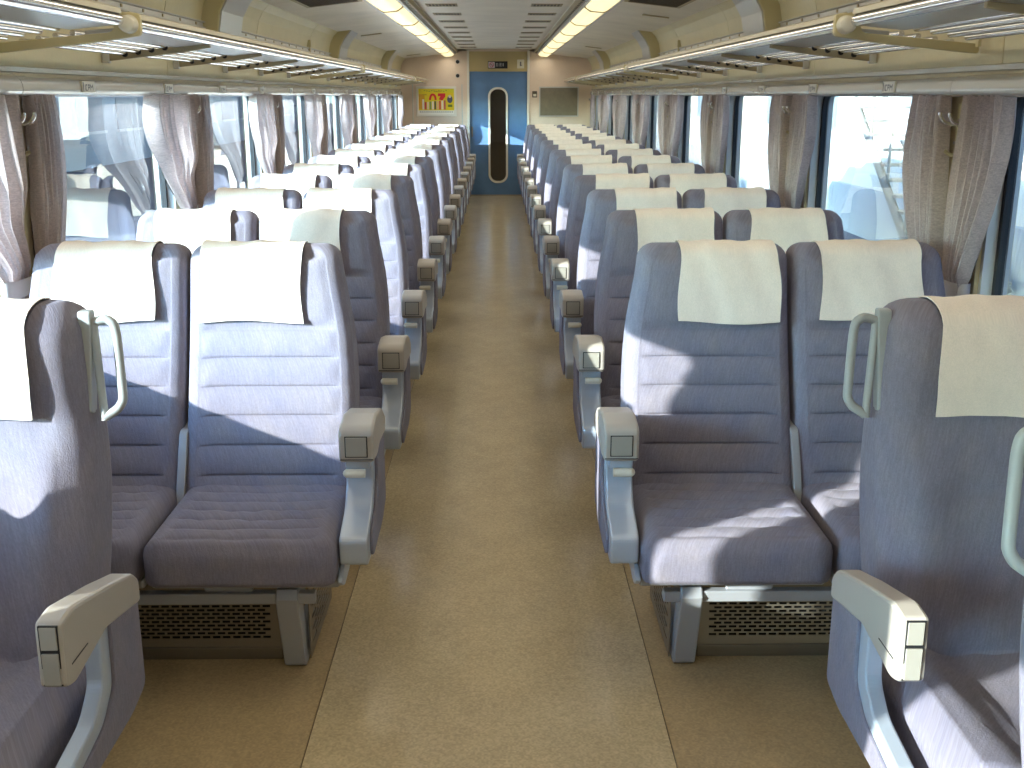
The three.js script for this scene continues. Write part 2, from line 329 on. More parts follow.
// ------------------------------------------------------------------ door end wall
{
  const DX = 0.03, dl = DX - 0.41, dr = DX + 0.41, DT = 1.78;
  structure('wall_front', merge([
    bx(-1.46, dl - 0.045, -0.05, 2.2, ZF - 0.1, ZF), bx(dr + 0.045, 1.46, -0.05, 2.2, ZF - 0.1, ZF), bx(-1.46, 1.46, 2.06, 2.2, ZF - 0.1, ZF)]), M.endWall);
  const fr = structure('trim_' + trimNo++, null);
  part(fr, 'door_post', bx(dl - 0.045, dl - 0.012, 0, 2.08, ZF - 0.1, ZF + 0.012, 0.004), M.white, 'pale door post');
  part(fr, 'door_post', bx(dr + 0.012, dr + 0.045, 0, 2.08, ZF - 0.1, ZF + 0.012, 0.004), M.white, 'pale door post');
  part(fr, 'transom_panel', bx(dl - 0.012, dr + 0.012, DT, 2.08, ZF - 0.1, ZF - 0.012, 0.003), M.transom, 'tan panel above the door');
  part(fr, 'threshold', bx(dl - 0.012, dr + 0.012, -0.02, 0.012, ZF - 0.1, ZF - 0.004), M.steel, 'steel threshold');
  const d = structure('door_1', null);
  const leaf = new THREE.Shape([[dl - 0.01, 0.012], [dr + 0.01, 0.012], [dr + 0.01, DT], [dl - 0.01, DT]].map((p) => new THREE.Vector2(...p)));
  const wx = DX - 0.005; leaf.holes.push(rrect(wx - 0.125, wx + 0.125, 0.20, 1.54, 0.11));
  const lg = new THREE.ExtrudeGeometry(leaf, { depth: 0.04, bevelEnabled: false, curveSegments: 10 }); lg.translate(0, 0, ZF - 0.075);
  part(d, 'door_leaf', metricUV(lg), M.door, 'blue sliding door leaf');
  const ring = rrect(wx - 0.142, wx + 0.142, 0.183, 1.557, 0.125, THREE.Shape); ring.holes.push(rrect(wx - 0.118, wx + 0.118, 0.207, 1.533, 0.105));
  const rg = new THREE.ExtrudeGeometry(ring, { depth: 0.016, bevelEnabled: true, bevelSize: 0.003, bevelThickness: 0.003, bevelSegments: 2, curveSegments: 10 }); rg.translate(0, 0, ZF - 0.034);
  part(d, 'window_trim', metricUV(rg), M.white, 'off-white oval window trim');
  part(d, 'window_pane', bx(wx - 0.125, wx + 0.125, 0.20, 1.54, ZF - 0.058, ZF - 0.054), M.glass);
  part(d, 'handle', bx(dl + 0.012, dl + 0.032, 0.85, 1.0, ZF - 0.036, ZF - 0.02, 0.006), M.steel, 'steel door pull');
  // dark vestibule behind the door
  structure('wall_vestibule', merge([bx(-0.8, 0.8, -0.1, 2.2, ZF - 1.4, ZF - 1.3), bx(-0.8, -0.7, -0.1, 2.2, ZF - 1.3, ZF - 0.1), bx(0.7, 0.8, -0.1, 2.2, ZF - 1.3, ZF - 0.1), bx(-0.8, 0.8, 2.2, 2.28, ZF - 1.4, ZF - 0.1), bx(-0.8, 0.8, -0.15, -0.02, ZF - 1.4, ZF - 0.1)]),
    std({ color: '#8d6f5c', roughness: 0.6 }));
  // joint mouldings on the end wall
  for (const [x, y0, y1] of [[-0.50, 0.2, 1.60], [-1.22, 0.2, 1.62]]) {
    const t = structure('trim_' + trimNo++, null); part(t, 'joint_strip', bx(x - 0.008, x + 0.008, y0, y1, ZF - 0.01, ZF + 0.006, 0.002), M.winFrame);
  }
  // poster
  const po = thing('poster', 'yellow advertising poster with red lettering in a white frame', 'poster', null, [-0.876, 1.36, ZF]);
  const fg = new THREE.Shape([[-0.29, -0.21], [0.29, -0.21], [0.29, 0.21], [-0.29, 0.21]].map((p) => new THREE.Vector2(...p)));
  fg.holes.push(new THREE.Path([[-0.262, -0.182], [0.262, -0.182], [0.262, 0.182], [-0.262, 0.182]].map((p) => new THREE.Vector2(...p))));
  const fgE = new THREE.ExtrudeGeometry(fg, { depth: 0.012, bevelEnabled: true, bevelSize: 0.003, bevelThickness: 0.003, bevelSegments: 1 }); fgE.translate(0, 0, 0.0);
  part(po, 'frame', metricUV(fgE), M.white, 'white poster frame');
  const posterTex = canvasTex(512, 356, (c, w, h) => {
    c.fillStyle = '#e6cf17'; c.fillRect(0, 0, w, h);
    c.fillStyle = '#d8a21c'; c.fillRect(0, 80, 90, 200); c.fillStyle = '#dcd322'; c.fillRect(330, 0, 182, 60);
    c.fillStyle = '#7f8f3a'; for (let i = 0; i < 10; i++) c.fillRect(80 + i * 34, 26 + (i % 3) * 4, 22, 10);
    c.fillStyle = '#c4a51c'; c.fillRect(60, 78, 60, 16); c.fillRect(230, 40, 90, 12);
    c.fillStyle = '#d8202a';
    c.lineWidth = 30; c.strokeStyle = '#d8202a'; c.beginPath(); c.moveTo(165, 160); c.quadraticCurveTo(175, 82, 205, 84); c.quadraticCurveTo(245, 86, 246, 160); c.stroke();
    c.fillRect(280, 68, 104, 40); c.beginPath(); c.moveTo(384, 68); c.lineTo(384, 110); c.lineTo(340, 170); c.lineTo(290, 150); c.lineTo(318, 100); c.fill();
    const cols = ['#efe6cf', '#c9402f', '#e8d9b6', '#7e9a52', '#f3ead9', '#50503a', '#e2b98f', '#d94a3c', '#f2e3d0', '#c75a5a'];
    for (let i = 0; i < 10; i++) { c.fillStyle = cols[i]; c.fillRect(56 + i * 34, 150 + (i * 37 % 40), 26, 140 - (i * 37 % 40)); }
    c.fillStyle = '#4a4a66'; c.beginPath(); c.ellipse(448, 150, 38, 52, 0, 0, 7); c.fill(); c.fillStyle = '#d9cbb6'; c.beginPath(); c.ellipse(448, 110, 20, 22, 0, 0, 7); c.fill();
    c.fillStyle = '#6b7a1e'; c.fillRect(420, 222, 62, 34);
    c.fillStyle = '#f2efe6'; c.fillRect(0, 302, w, 54); c.fillStyle = '#8a8f98'; for (let i = 0; i < 16; i++) c.fillRect(20 + i * 30, 318, 20, 12);
  });
  part(po, 'print', new THREE.PlaneGeometry(0.526, 0.366).translate(0, 0, 0.006), std({ map: posterTex, roughness: 0.35 }), 'yellow print with red characters');
  // grey board
  const bo = thing('notice_board', 'blank grey-brown board in a thin metal frame on the end wall', 'board', null, [0.915, 1.355, ZF]);
  const bg = new THREE.Shape([[-0.288, -0.212], [0.288, -0.212], [0.288, 0.212], [-0.288, 0.212]].map((p) => new THREE.Vector2(...p)));
  bg.holes.push(new THREE.Path([[-0.272, -0.196], [0.272, -0.196], [0.272, 0.196], [-0.272, 0.196]].map((p) => new THREE.Vector2(...p))));
  part(bo, 'frame', metricUV(new THREE.ExtrudeGeometry(bg, { depth: 0.014, bevelEnabled: false })), M.alu, 'thin silver frame');
  part(bo, 'panel', bx(-0.272, 0.272, -0.196, 0.196, 0.0, 0.007), M.board);
  // small fittings
  const sw = thing('switch_box', 'small dark switch box beside the blue door', 'switch', null, [0.56, 1.46, ZF]);
  part(sw, 'box', bx(-0.035, 0.035, -0.045, 0.045, 0, 0.02, 0.005), std({ color: '#4c4436', roughness: 0.5 })); part(sw, 'label_plate', bx(-0.02, 0.024, -0.03, 0.004, 0.02, 0.022), M.knob, 'pale plate');
  [[1.915, 'upper'], [1.72, 'lower']].forEach(([y, w]) => {
    const k = thing('lock_hole', 'small black round lock beside the door post, ' + w + ' of two', 'lock', 'round locks by the door', [-0.56, y, ZF]);
    const c = new THREE.CylinderGeometry(0.026, 0.026, 0.012, 18); c.rotateX(Math.PI / 2); c.translate(0, 0, 0.006); part(k, 'cap', c, M.black);
    const r = new THREE.TorusGeometry(0.027, 0.004, 6, 20); r.translate(0, 0, 0.006); part(k, 'rim', r, M.winFrame);
  });
  const sg = thing('door_sign', 'dark sign with a no-smoking mark above the blue door', 'sign', null, [0.015, 1.872, ZF - 0.012]);
  part(sg, 'housing', bx(-0.135, 0.15, -0.05, 0.05, 0, 0.018, 0.003), M.black);
  part(sg, 'print', new THREE.PlaneGeometry(0.27, 0.09).translate(0.005, 0, 0.0195), std({ roughness: 0.4, map: canvasTex(270, 90, (c) => {
    c.fillStyle = '#23272f'; c.fillRect(0, 0, 270, 90); c.fillStyle = '#d6cbd0'; c.fillRect(2, 4, 92, 82);
    c.strokeStyle = '#b8526a'; c.lineWidth = 9; c.beginPath(); c.arc(48, 45, 30, 0, 7); c.stroke(); c.beginPath(); c.moveTo(28, 24); c.lineTo(68, 66); c.stroke();
    c.fillStyle = '#4a4450'; c.fillRect(30, 42, 34, 7);
    c.fillStyle = '#b9bdc4'; for (const [x, y, w, h] of [[108, 24, 34, 6], [122, 18, 6, 44], [110, 40, 30, 6], [106, 58, 38, 6], [154, 22, 6, 42], [166, 20, 28, 6], [166, 36, 28, 6], [178, 20, 6, 44], [164, 58, 32, 6], [210, 22, 12, 42]]) c.fillRect(x, y, w, h);
  }) }), 'no-smoking pictogram and pale characters');
  const s2 = thing('pictogram_sign', 'small pale square sign at the corner above the door', 'sign', null, [0.355, 1.885, ZF - 0.012]);
  part(s2, 'plate', bx(-0.05, 0.05, -0.06, 0.06, 0, 0.006, 0.002), M.white);
  part(s2, 'print', new THREE.PlaneGeometry(0.094, 0.114).translate(0, 0, 0.007), std({ roughness: 0.5, map: canvasTex(94, 114, (c) => {
    c.fillStyle = '#d9d3c2'; c.fillRect(0, 0, 94, 114); c.fillStyle = '#6d7078'; c.beginPath(); c.arc(46, 36, 11, 0, 7); c.fill(); c.fillRect(36, 46, 20, 40); c.fillRect(52, 70, 16, 10);
  }) }), 'grey pictogram');
}
// ------------------------------------------------------------------ ceiling lamps
{
  const SEG = 1.46, n = 12;
  for (const s of [-1, 1]) for (let k = 0; k < n; k++) {
    const zf = ZF + 0.06 + k * SEG, zc = zf + SEG / 2;
    const L = thing('ceiling_lamp', `pale yellow lit lamp cover, ${ORD[k + 1]} from the blue door in the ${SIDE[s]} side row`, 'lamp', 'ceiling lamps', [s * 0.69, 2.03, zc]);
    const g = SEG / 2 - 0.012;
    part(L, 'housing', barXY([[-0.105, 0.03], [-0.105, -0.012], [0.105, -0.024], [0.105, 0.02]].map(([x, y]) => [s * x, y]), -SEG / 2, SEG / 2), M.winFrame, 'grey lamp housing');
    part(L, 'cover', barXY([[-0.085, 0.0], [-0.085, -0.018], [-0.05, -0.042], [0.04, -0.05], [0.076, -0.030], [0.076, 0.0]].map(([x, y]) => [s * x, y]), -g, g, 0.004, 0.015), M.lampGlow, 'glowing cream acrylic cover');
    part(L, 'end_band', barXY([[-0.09, 0.0], [-0.09, -0.020], [-0.052, -0.047], [0.042, -0.055], [0.080, -0.033], [0.080, 0.0]].map(([x, y]) => [s * x, y]), g - 0.004, SEG / 2 + 0.006), M.bracket, 'dark joint band');
    const A = new THREE.RectAreaLight(new THREE.Color(1.0, 0.9, 0.76), 2.0, 0.15, SEG - 0.06);
    A.position.set(s * 0.69, 1.974, zc); A.lookAt(s * 0.69, 0, zc); A.name = 'lamp_light'; scene.add(A);
  }
  // slotted air strip beside each lamp row
  for (const s of [-1, 1]) {
    const A = thing('air_strip', `long slotted air strip beside the lamps, ${SIDE[s]} side`, 'air vent', 'air strips', [s * 0.572, 2.055, 0]);
    part(A, 'rail', bx(-0.018, 0.018, -0.018, 0.02, ZF + 0.02, ZN - 0.02, 0.004), M.bracket);
    const sl = []; for (let z = ZF + 0.2; z < ZN - 0.2; z += 0.14) sl.push(bx(-0.008, 0.008, -0.0195, -0.015, z, z + 0.06));
    part(A, 'slot', merge(sl), M.black, 'small dark slots').userData.kind = 'stuff';
  }
}
// ------------------------------------------------------------------ ceiling air vents
for (const s of [-1, 1]) {
  for (let k = 0; k < 17; k++) {
    const z = ZF + 0.7 + k * RP; if (z > 1.5) break;
    const v = thing('ceiling_vent', `small slatted air outlet, ${ORD[k + 1] || 'last'} from the door, ${SIDE[s]} side of the ceiling`, 'air vent', 'small ceiling vents', [s * 0.385, 2.09, z]);
    part(v, 'frame', merge([bx(-0.115, 0.115, -0.005, 0.002, -0.106, -0.10), bx(-0.115, 0.115, -0.005, 0.002, 0.10, 0.106), bx(-0.115, -0.108, -0.005, 0.002, -0.106, 0.106), bx(0.108, 0.115, -0.005, 0.002, -0.106, 0.106)]), M.bracket);
    part(v, 'opening', bx(-0.109, 0.109, -0.0015, 0.001, -0.101, 0.101), M.grille, 'dark opening');
    for (let j = 0; j < 9; j++) part(v, 'slat', bx(-0.1 + j * 0.025 - 0.003, -0.1 + j * 0.025 + 0.003, -0.004, -0.001, -0.10, 0.10), M.bracket);
  }
  const g = thing('return_grille', `large dark return air grille in the sloping ceiling, ${SIDE[s]} side`, 'air vent', 'return air grilles', [s * 0.97, 1.9945, -6.65]);
  const tilt = s * -Math.atan(0.065 / 0.56); g.rotation.z = tilt;
  part(g, 'frame', merge([bx(-0.17, 0.17, -0.012, 0.006, -0.36, -0.34), bx(-0.17, 0.17, -0.012, 0.006, 0.34, 0.36), bx(-0.17, -0.15, -0.012, 0.006, -0.34, 0.34), bx(0.15, 0.17, -0.012, 0.006, -0.34, 0.34)]), M.bracket, 'tan grille frame');
  part(g, 'opening', bx(-0.152, 0.152, -0.006, 0.002, -0.342, 0.342), M.grille, 'dark opening');
  for (let j = 0; j < 16; j++) part(g, 'slat', bx(-0.15, 0.15, -0.011, -0.005, -0.32 + j * 0.0425 - 0.007, -0.32 + j * 0.0425 + 0.007), std({ color: '#5a5143', roughness: 0.6 }));
  (s < 0 ? [-10.3, -15.4] : [-7.9, -13]).forEach((z, i) => {
    const q = thing('ceiling_slit', `thin dark slit in the sloping ceiling, ${ORD[2 - i]} from the door, ${SIDE[s]} side`, 'air vent', 'thin ceiling slits', [s * 1.12, 1.977, z]);
    q.rotation.z = tilt; part(q, 'opening', bx(-0.09, 0.09, -0.003, 0.004, -0.009, 0.009), M.bracket); part(q, 'lip', bx(-0.095, 0.095, -0.004, 0.002, -0.017, -0.012), M.bracket);
  });
}
// ------------------------------------------------------------------ luggage racks
for (const s of [-1, 1]) {
  const m = (g) => (s > 0 ? g : mirrorX(g));
  const RZ = -3.2, BP = 0.88, ends = [ZN - 0.35, RZ, RZ - BP * 6, RZ - BP * 12, ZF + 0.04];
  for (let k = 0; k < 4; k++) {
    const za = ends[k] - (k ? 0.0 : 0.012), zb = ends[k + 1] + (k < 3 ? 0.075 : 0.012), off = k === 0 ? 0.012 : 0, up = k === 0 ? 0.008 : 0;
    const R = thing('luggage_rack', `metal pipe luggage rack, ${ORD[4 - k]} length from the blue door on the ${SIDE[s]} side`, 'luggage rack', 'luggage racks');
    const X = 1.0 + off, Y = 1.64 + up;
    part(R, 'hand_rail', m(rod([X, Y, za], [X, Y, zb], 0.017, 14)), M.chrome, 'polished tubular front rail');
    part(R, 'lip', m(barXY([[X - 0.014, Y + 0.016], [X + 0.012, Y + 0.016], [X + 0.016, Y + 0.03], [X + 0.004, Y + 0.036], [X - 0.012, Y + 0.03]], zb, za)), M.railLip, 'cream upper lip');
    part(R, 'shelf_strip', m(barXY([[X + 0.012, Y - 0.006], [X + 0.012, Y - 0.014], [X + 0.13, Y - 0.026], [X + 0.13, Y - 0.016]], zb, za)), M.alu, 'bright metal shelf strip');
    const zp = zb;
    for (let j = 0; j < 4; j++) { const px = X + 0.165 + j * 0.048, py = Y - 0.022 - j * 0.0075; part(R, 'pipe', m(rod([px, py, za], [px, py, zp], 0.0085, 8)), M.chrome); }
    let nb = 0;
    for (let z = RZ + BP * 5 ; z > ZF + 0.1; z -= BP) {
      if (z > za - 0.1 * (k > 0) || z < zb + 0.03) { continue; }
      nb++;
      const br = part(R, 'bracket', m(barXY([[X + 0.005, Y - 0.014], [X + 0.13, Y - 0.024], [1.385, Y - 0.046], [1.385, Y - 0.074], [1.33, Y - 0.068], [X + 0.11, Y - 0.044], [X + 0.005, Y - 0.026]], z - 0.007, z + 0.007, 0.002)), M.bracket, 'tan bracket arm');
      for (let j = 0; j < 4; j++) {
        const c = new THREE.CylinderGeometry(0.0105, 0.0105, 0.008, 10); c.rotateX(Math.PI / 2); c.translate(X + 0.165 + j * 0.048, Y - 0.026 - j * 0.0075, z + 0.010);
        const hm = new THREE.Mesh(m(metricUV(c)), M.black); hm.name = 'pipe_collar'; hm.castShadow = hm.receiveShadow = true; br.add(hm);
      }
      const bt = new THREE.Mesh(m(bx(1.366, 1.392, Y - 0.08, Y - 0.042, z - 0.013, z + 0.013, 0.004)), M.winFrame); bt.name = 'wall_mount'; br.add(bt);
      part(R, 'stay_stub', m(bx(1.352, 1.396, Y + 0.062, Y + 0.10, z - 0.022, z + 0.022, 0.012)), M.bracket, 'tan rubber stop');
    }
    // knob at the near end of the length, with a hanger strap to the moulding
    const zk = za + 0.006;
    if (k > 0) {
      part(R, 'end_bracket', m(barXY([[X - 0.03, Y - 0.03], [X - 0.03, Y + 0.03], [X + 0.03, Y + 0.034], [X + 0.05, Y - 0.02], [1.385, Y - 0.05], [1.385, Y - 0.078], [X + 0.11, Y - 0.05]], zk - 0.014, zk + 0.006, 0.003, 0.012)), M.lip, 'cream end bracket');
      const c = new THREE.CylinderGeometry(0.023, 0.026, 0.03, 20); c.rotateX(Math.PI / 2); c.translate(X, Y, zk + 0.02);
      const cap = new THREE.SphereGeometry(0.023, 16, 8, 0, Math.PI * 2, 0, Math.PI / 2); cap.scale(1, 0.4, 1); cap.rotateX(Math.PI / 2); cap.translate(X, Y, zk + 0.035);
      part(R, 'end_knob', m(merge([c, cap])), M.knob, 'cream round end knob');
      part(R, 'hanger_strap', m(merge([bx(1.366, 1.374, Y - 0.06, 1.80, zk + 0.02, zk + 0.04), bx(1.36, 1.392, 1.795, 1.845, zk + 0.018, zk + 0.042, 0.005)])), M.lip, 'cream hanger strap');
    }
  }
}
// ------------------------------------------------------------------ seat number plates on the window covers
{
  const plate = canvasTex(160, 56, (c) => {
    c.fillStyle = '#dedcd2'; c.fillRect(0, 0, 160, 64); c.fillStyle = '#2c2c30'; c.fillRect(4, 4, 10, 48);
    c.strokeStyle = '#3a3a40'; c.lineWidth = 6;
    const L = (...p) => { c.beginPath(); c.moveTo(p[0], p[1]); for (let i = 2; i < p.length; i += 2) c.lineTo(p[i], p[i + 1]); c.stroke(); };
    L(30, 16, 30, 48); L(58, 18, 42, 18, 42, 46, 58, 46); L(70, 46, 70, 18, 88, 18, 88, 32, 70, 32); L(100, 46, 100, 18, 116, 32, 132, 18, 132, 46);
  });
  const pm = std({ map: plate, roughness: 0.5 });
  for (const s of [-1, 1]) for (let i = 0; i < 14; i++) {
    const z = -3.75 - i * RP;
    const t = thing('seat_number_plate', `small pale seat number plate, ${ORD[14 - i]} from the door, above the ${SIDE[s]} side windows`, 'plate', 'seat number plates', [s * 1.3335, 1.476, z]);
    t.rotation.y = -s * Math.PI / 2;
    part(t, 'backing', bx(-0.058, 0.058, -0.018, 0.018, -0.006, 0.001, 0.0005), M.knob);
    part(t, 'print', new THREE.PlaneGeometry(0.112, 0.034).translate(0, 0, 0.0016), pm, 'dark characters');
  }
}
// ------------------------------------------------------------------ pillar plates with coat hooks
for (const s of [-1, 1]) pillars.forEach((p, i) => {
  if (p > 0 || p < ZF + 0.2) return;
  const k = pillars.length - 1 - i;
  const t = thing('coat_hook_plate', `cream plate with steel coat hooks on the ${ORD[k + 1]} pillar from the door, ${SIDE[s]} side`, 'coat hooks', 'coat hook plates', [s * HALF, 0, p]);
  const m = (g) => (s > 0 ? g : mirrorX(g));
  part(t, 'plate', m(bx(-0.012, 0, 1.315, 1.425, -0.062, 0.062, 0.004)), M.lip, 'cream raised plate');
  part(t, 'plate_rim', m(bx(-0.016, -0.002, 1.308, 1.316, -0.064, 0.064, 0.002)), M.alu);
  const hook = (z, y) => m(merge([tube([[-0.012, y - 0.006, z], [-0.035, y - 0.008, z], [-0.06, y - 0.002, z], [-0.072, y + 0.014, z], [-0.074, y + 0.026, z]], 0.0055, 16, 7), bx(-0.016, -0.008, y - 0.018, y + 0.008, z - 0.012, z + 0.012, 0.003)]));
  part(t, 'hook', hook(-0.036, 1.375), M.chrome, 'chrome hook'); part(t, 'hook', hook(0.036, 1.375), M.chrome, 'chrome hook');
  part(t, 'lower_hook', m(tube([[0.0, 1.285, -0.02], [-0.035, 1.278, -0.02], [-0.055, 1.29, -0.02]], 0.006, 12, 7)), M.bracket, 'tan lower hook');
});
// ------------------------------------------------------------------ curtains: two to each window, gathered at the pillars
function curtainGeo(s, zp, dir, topW, opts) {
  const { bulge = 0.03, tieY = 0.90, pleats = 7, ph = 0, tieW = 0.12, drift = 0.02, start = 0.07, deep = 1 } = opts, NS = 70, NT = 26, y0 = 1.45, y1 = 0.72, pos = [], uv = [], idx = [];
  for (let j = 0; j <= NT; j++) {
    const t = j / NT, y = lerp(y0, y1, t), tt = (y0 - tieY) / (y0 - y1), a = clamp(t / tt, 0, 1);
    const w = t < tt ? lerp(topW, tieW, smooth(0.1, 1, a) * (0.7 + 0.3 * a)) + bulge * Math.sin(Math.PI * a) : lerp(tieW, tieW * 1.35, smooth(0, 1, (t - tt) / (1 - tt)));
    const st = start - drift * smooth(0.2, 1, a), dp = lerp(1, deep, smooth(1.08, 1.2, y)), amp = dp * lerp(0.019, 0.026, Math.sin(Math.PI * a)) * (t > tt * 0.92 && t < tt * 1.1 ? 0.6 : 1);
    for (let i = 0; i <= NS; i++) {
      const q = i / NS, q2 = q + 0.03 * Math.sin(q * 9 + ph * 3 + t * 2);
      const fold = Math.sin(2 * Math.PI * pleats * q2 + ph + 0.5 * Math.sin(t * 3 + q * 4)) + 0.35 * Math.sin(2 * Math.PI * pleats * 2.3 * q + ph * 2 + t);
      const x = 1.361 - 0.012 * (dp - 1) / 0.6 + clamp(amp * fold, -0.028 * dp, 0.031), z = zp + dir * (st + w * q + 0.25 * amp * Math.cos(2 * Math.PI * pleats * q2 + ph));
      pos.push(s * x, y, z); uv.push(q * 0.9, y);
    }
  }
  for (let j = 0; j < NT; j++) for (let i = 0; i < NS; i++) { const a = j * (NS + 1) + i, b = a + 1, c = a + NS + 1, d = c + 1; (s * dir > 0) ? idx.push(a, b, d, a, d, c) : idx.push(a, d, b, a, c, d); }
  const g = new THREE.BufferGeometry(); g.setAttribute('position', new THREE.Float32BufferAttribute(pos, 3)); g.setAttribute('uv', new THREE.Float32BufferAttribute(uv, 2)); g.setIndex(idx); g.computeVertexNormals(); return g;
}
for (const s of [-1, 1]) pillars.forEach((p, i) => {
  if (p > 0.5) return;
  const k = pillars.length - 1 - i;     // pillars counted from the door, 0 = at the door
  for (const dir of [1, -1]) {
    if (dir < 0 && k === 0) continue;
    const r1 = rnd(), r2 = rnd(), r3 = rnd();
    // dir 1: toward the near end, i.e. the door-side end of a window; dir -1: the other end
    const half = s < 0 && dir > 0 && Math.abs(p - PILLAR0 - WP) < 0.1;      // unseen curtain, spread wide to keep sun off the single seat opposite
    const topW = half ? 0.80 : k === 0 ? 0.16 : s < 0 ? (dir > 0 ? 0.48 + 0.10 * r1 : 0.16 + 0.04 * r1) : (k < 5 ? 0.36 + 0.1 * r1 : dir > 0 ? 0.24 + 0.08 * r1 : 0.20 + 0.08 * r1);
    const win = k + (dir > 0 ? 1 : 0);
    const c = thing('curtain', `mauve-grey curtain, ${dir > 0 ? 'door-side' : 'rear'} end of the ${ORD[win]} window from the door, ${SIDE[s]} side`, 'curtain', 'window curtains');
    const o = { bulge: (s < 0 && dir > 0 ? 0.06 : 0.035) * (0.6 + 0.8 * r2), ph: r3 * 6, pleats: 6 + Math.floor(r2 * 3), tieW: 0.11 + 0.03 * r1, tieY: 0.88 + 0.05 * r3, drift: 0.018, start: 0.07, deep: s < 0 && dir > 0 ? 1.6 : 1 };
    if (half) Object.assign(o, { tieW: 0.74, bulge: 0.02, pleats: 12, start: 0.26, tieY: 0.80 });
    part(c, 'cloth', curtainGeo(s, p, dir, topW, o), M.curtain);
    if (half) continue;
    const zt = p + dir * (0.052 + o.tieW * 0.5);
    const tg = new THREE.CylinderGeometry(1, 1, 0.05, 20, 1, true); tg.scale(0.031, 1, o.tieW * 0.58); tg.translate(s * 1.366, o.tieY, zt);
    part(c, 'tieback', tg, M.tie, 'tieback band');
  }
});
// ------------------------------------------------------------------ seats
const clampT = (v) => clamp(v, 0, 1);
// a backrest made of rounded sections stacked in height. P: zf(y) front, th(y) thickness, x0(y), x1(y) edges, top, R, ribs
function backRest(P) {
  const ys = []; const yb = P.bottom, yt = P.top - P.R;
  const bounds = P.seams; let y = yb; ys.push(y);
  const inner = [yb, ...bounds, yt];
  for (let i = 0; i + 1 < inner.length; i++) {
    const a = inner[i], b = inner[i + 1], n = i < bounds.length ? 7 : 12;
    for (let k = 1; k <= n; k++) {
      let t = k / n; if (i < bounds.length) t = [0.035, 0.12, 0.35, 0.65, 0.88, 0.965, 1][k - 1]; ys.push(lerp(a, b, t));
    }
  }
  const rings = [];
  const fx = [-1, -0.985, -0.96, -0.9, -0.8, -0.65, -0.45, -0.22, 0, 0.22, 0.45, 0.65, 0.8, 0.9, 0.96, 0.985, 1];
  const ring = (y, inset, yy) => {
    let x0 = P.x0(y) + inset, x1 = P.x1(y) - inset; const k = Math.min(1.15 * inset, P.th(y) / 2 - 0.008);
    const zf = P.zf(y) - k, zb = P.zf(y) - P.th(y) + k, th = zf - zb, rF = Math.min(P.rF(y), th * 0.48), rB = Math.min(0.03, th * 0.45), cx = (x0 + x1) / 2, hw = (x1 - x0) / 2 - rF;
    let rib = 0, ri = -1;
    if (!inset) for (let i = 0; i <= bounds.length; i++) { const a = i ? bounds[i - 1] : yb, b = i < bounds.length ? bounds[i] : 1e9; if (y >= a && y <= b) { ri = i; if (b < 1e8) rib = Math.pow(Math.sin(Math.PI * clampT((y - a) / (b - a))), 0.4); else rib = clampT((y - a) / 0.03); break; } }
    const pts = [];
    for (const f of fx) {
      const seamX = P.seamX, d = (Math.abs(f) - seamX);
      const inPanel = smooth(0, 0.07, -d);
      let dz = P.ribAmp * (rib - 0.6) * inPanel + (P.bolster || 0) * (P.bolster > 0.01 ? 1 - smooth(0.70, 0.82, y) : 1) * smooth(-0.25, 0.05, d) * (1 - smooth(0.9, 1, Math.abs(f)) * 0.6) - P.seamDepth * Math.exp(-(d * d) / 0.0006);
      if (P.crown) dz += P.crown * (1 - f * f);
      if (inset) dz *= clampT(1 - inset / (P.R * 0.7));
      pts.push([cx + f * hw, yy, zf + dz]);
    }
    for (let k = 1; k <= 4; k++) { const a = Math.PI / 2 * k / 4; pts.push([x1 - rF + rF * Math.sin(a), yy, zf - rF + rF * Math.cos(a)]); }
    for (let k = 0; k <= 3; k++) { const a = Math.PI / 2 * k / 3; pts.push([x1 - rB + rB * Math.cos(a), yy, zb + rB - rB * Math.sin(a)]); }
    for (const f of [0.5, 0, -0.5]) pts.push([cx + f * hw, yy, zb]);
    for (let k = 0; k <= 3; k++) { const a = Math.PI / 2 * k / 3; pts.push([x0 + rB - rB * Math.sin(a), yy, zb + rB - rB * Math.cos(a)]); }
    for (let k = 0; k <= 3; k++) { const a = Math.PI / 2 * k / 4; pts.push([x0 + rF - rF * Math.cos(a), yy, zf - rF + rF * Math.sin(a)]); }
    return pts.reverse();
  };
  rings.push(ring(yb, 0.02, yb - 0.012));
  for (const y of ys) rings.push(ring(y, 0, y));
  for (let k = 1; k <= 6; k++) { const a = Math.PI / 2 * k / 6; const yy = yt + P.R * Math.sin(a); rings.push(ring(Math.min(yy, yt + P.R), P.R * (1 - Math.cos(a)), yy)); }
  return loft(rings.map((r) => r.slice().reverse()).map((r) => r.slice().reverse()));
}
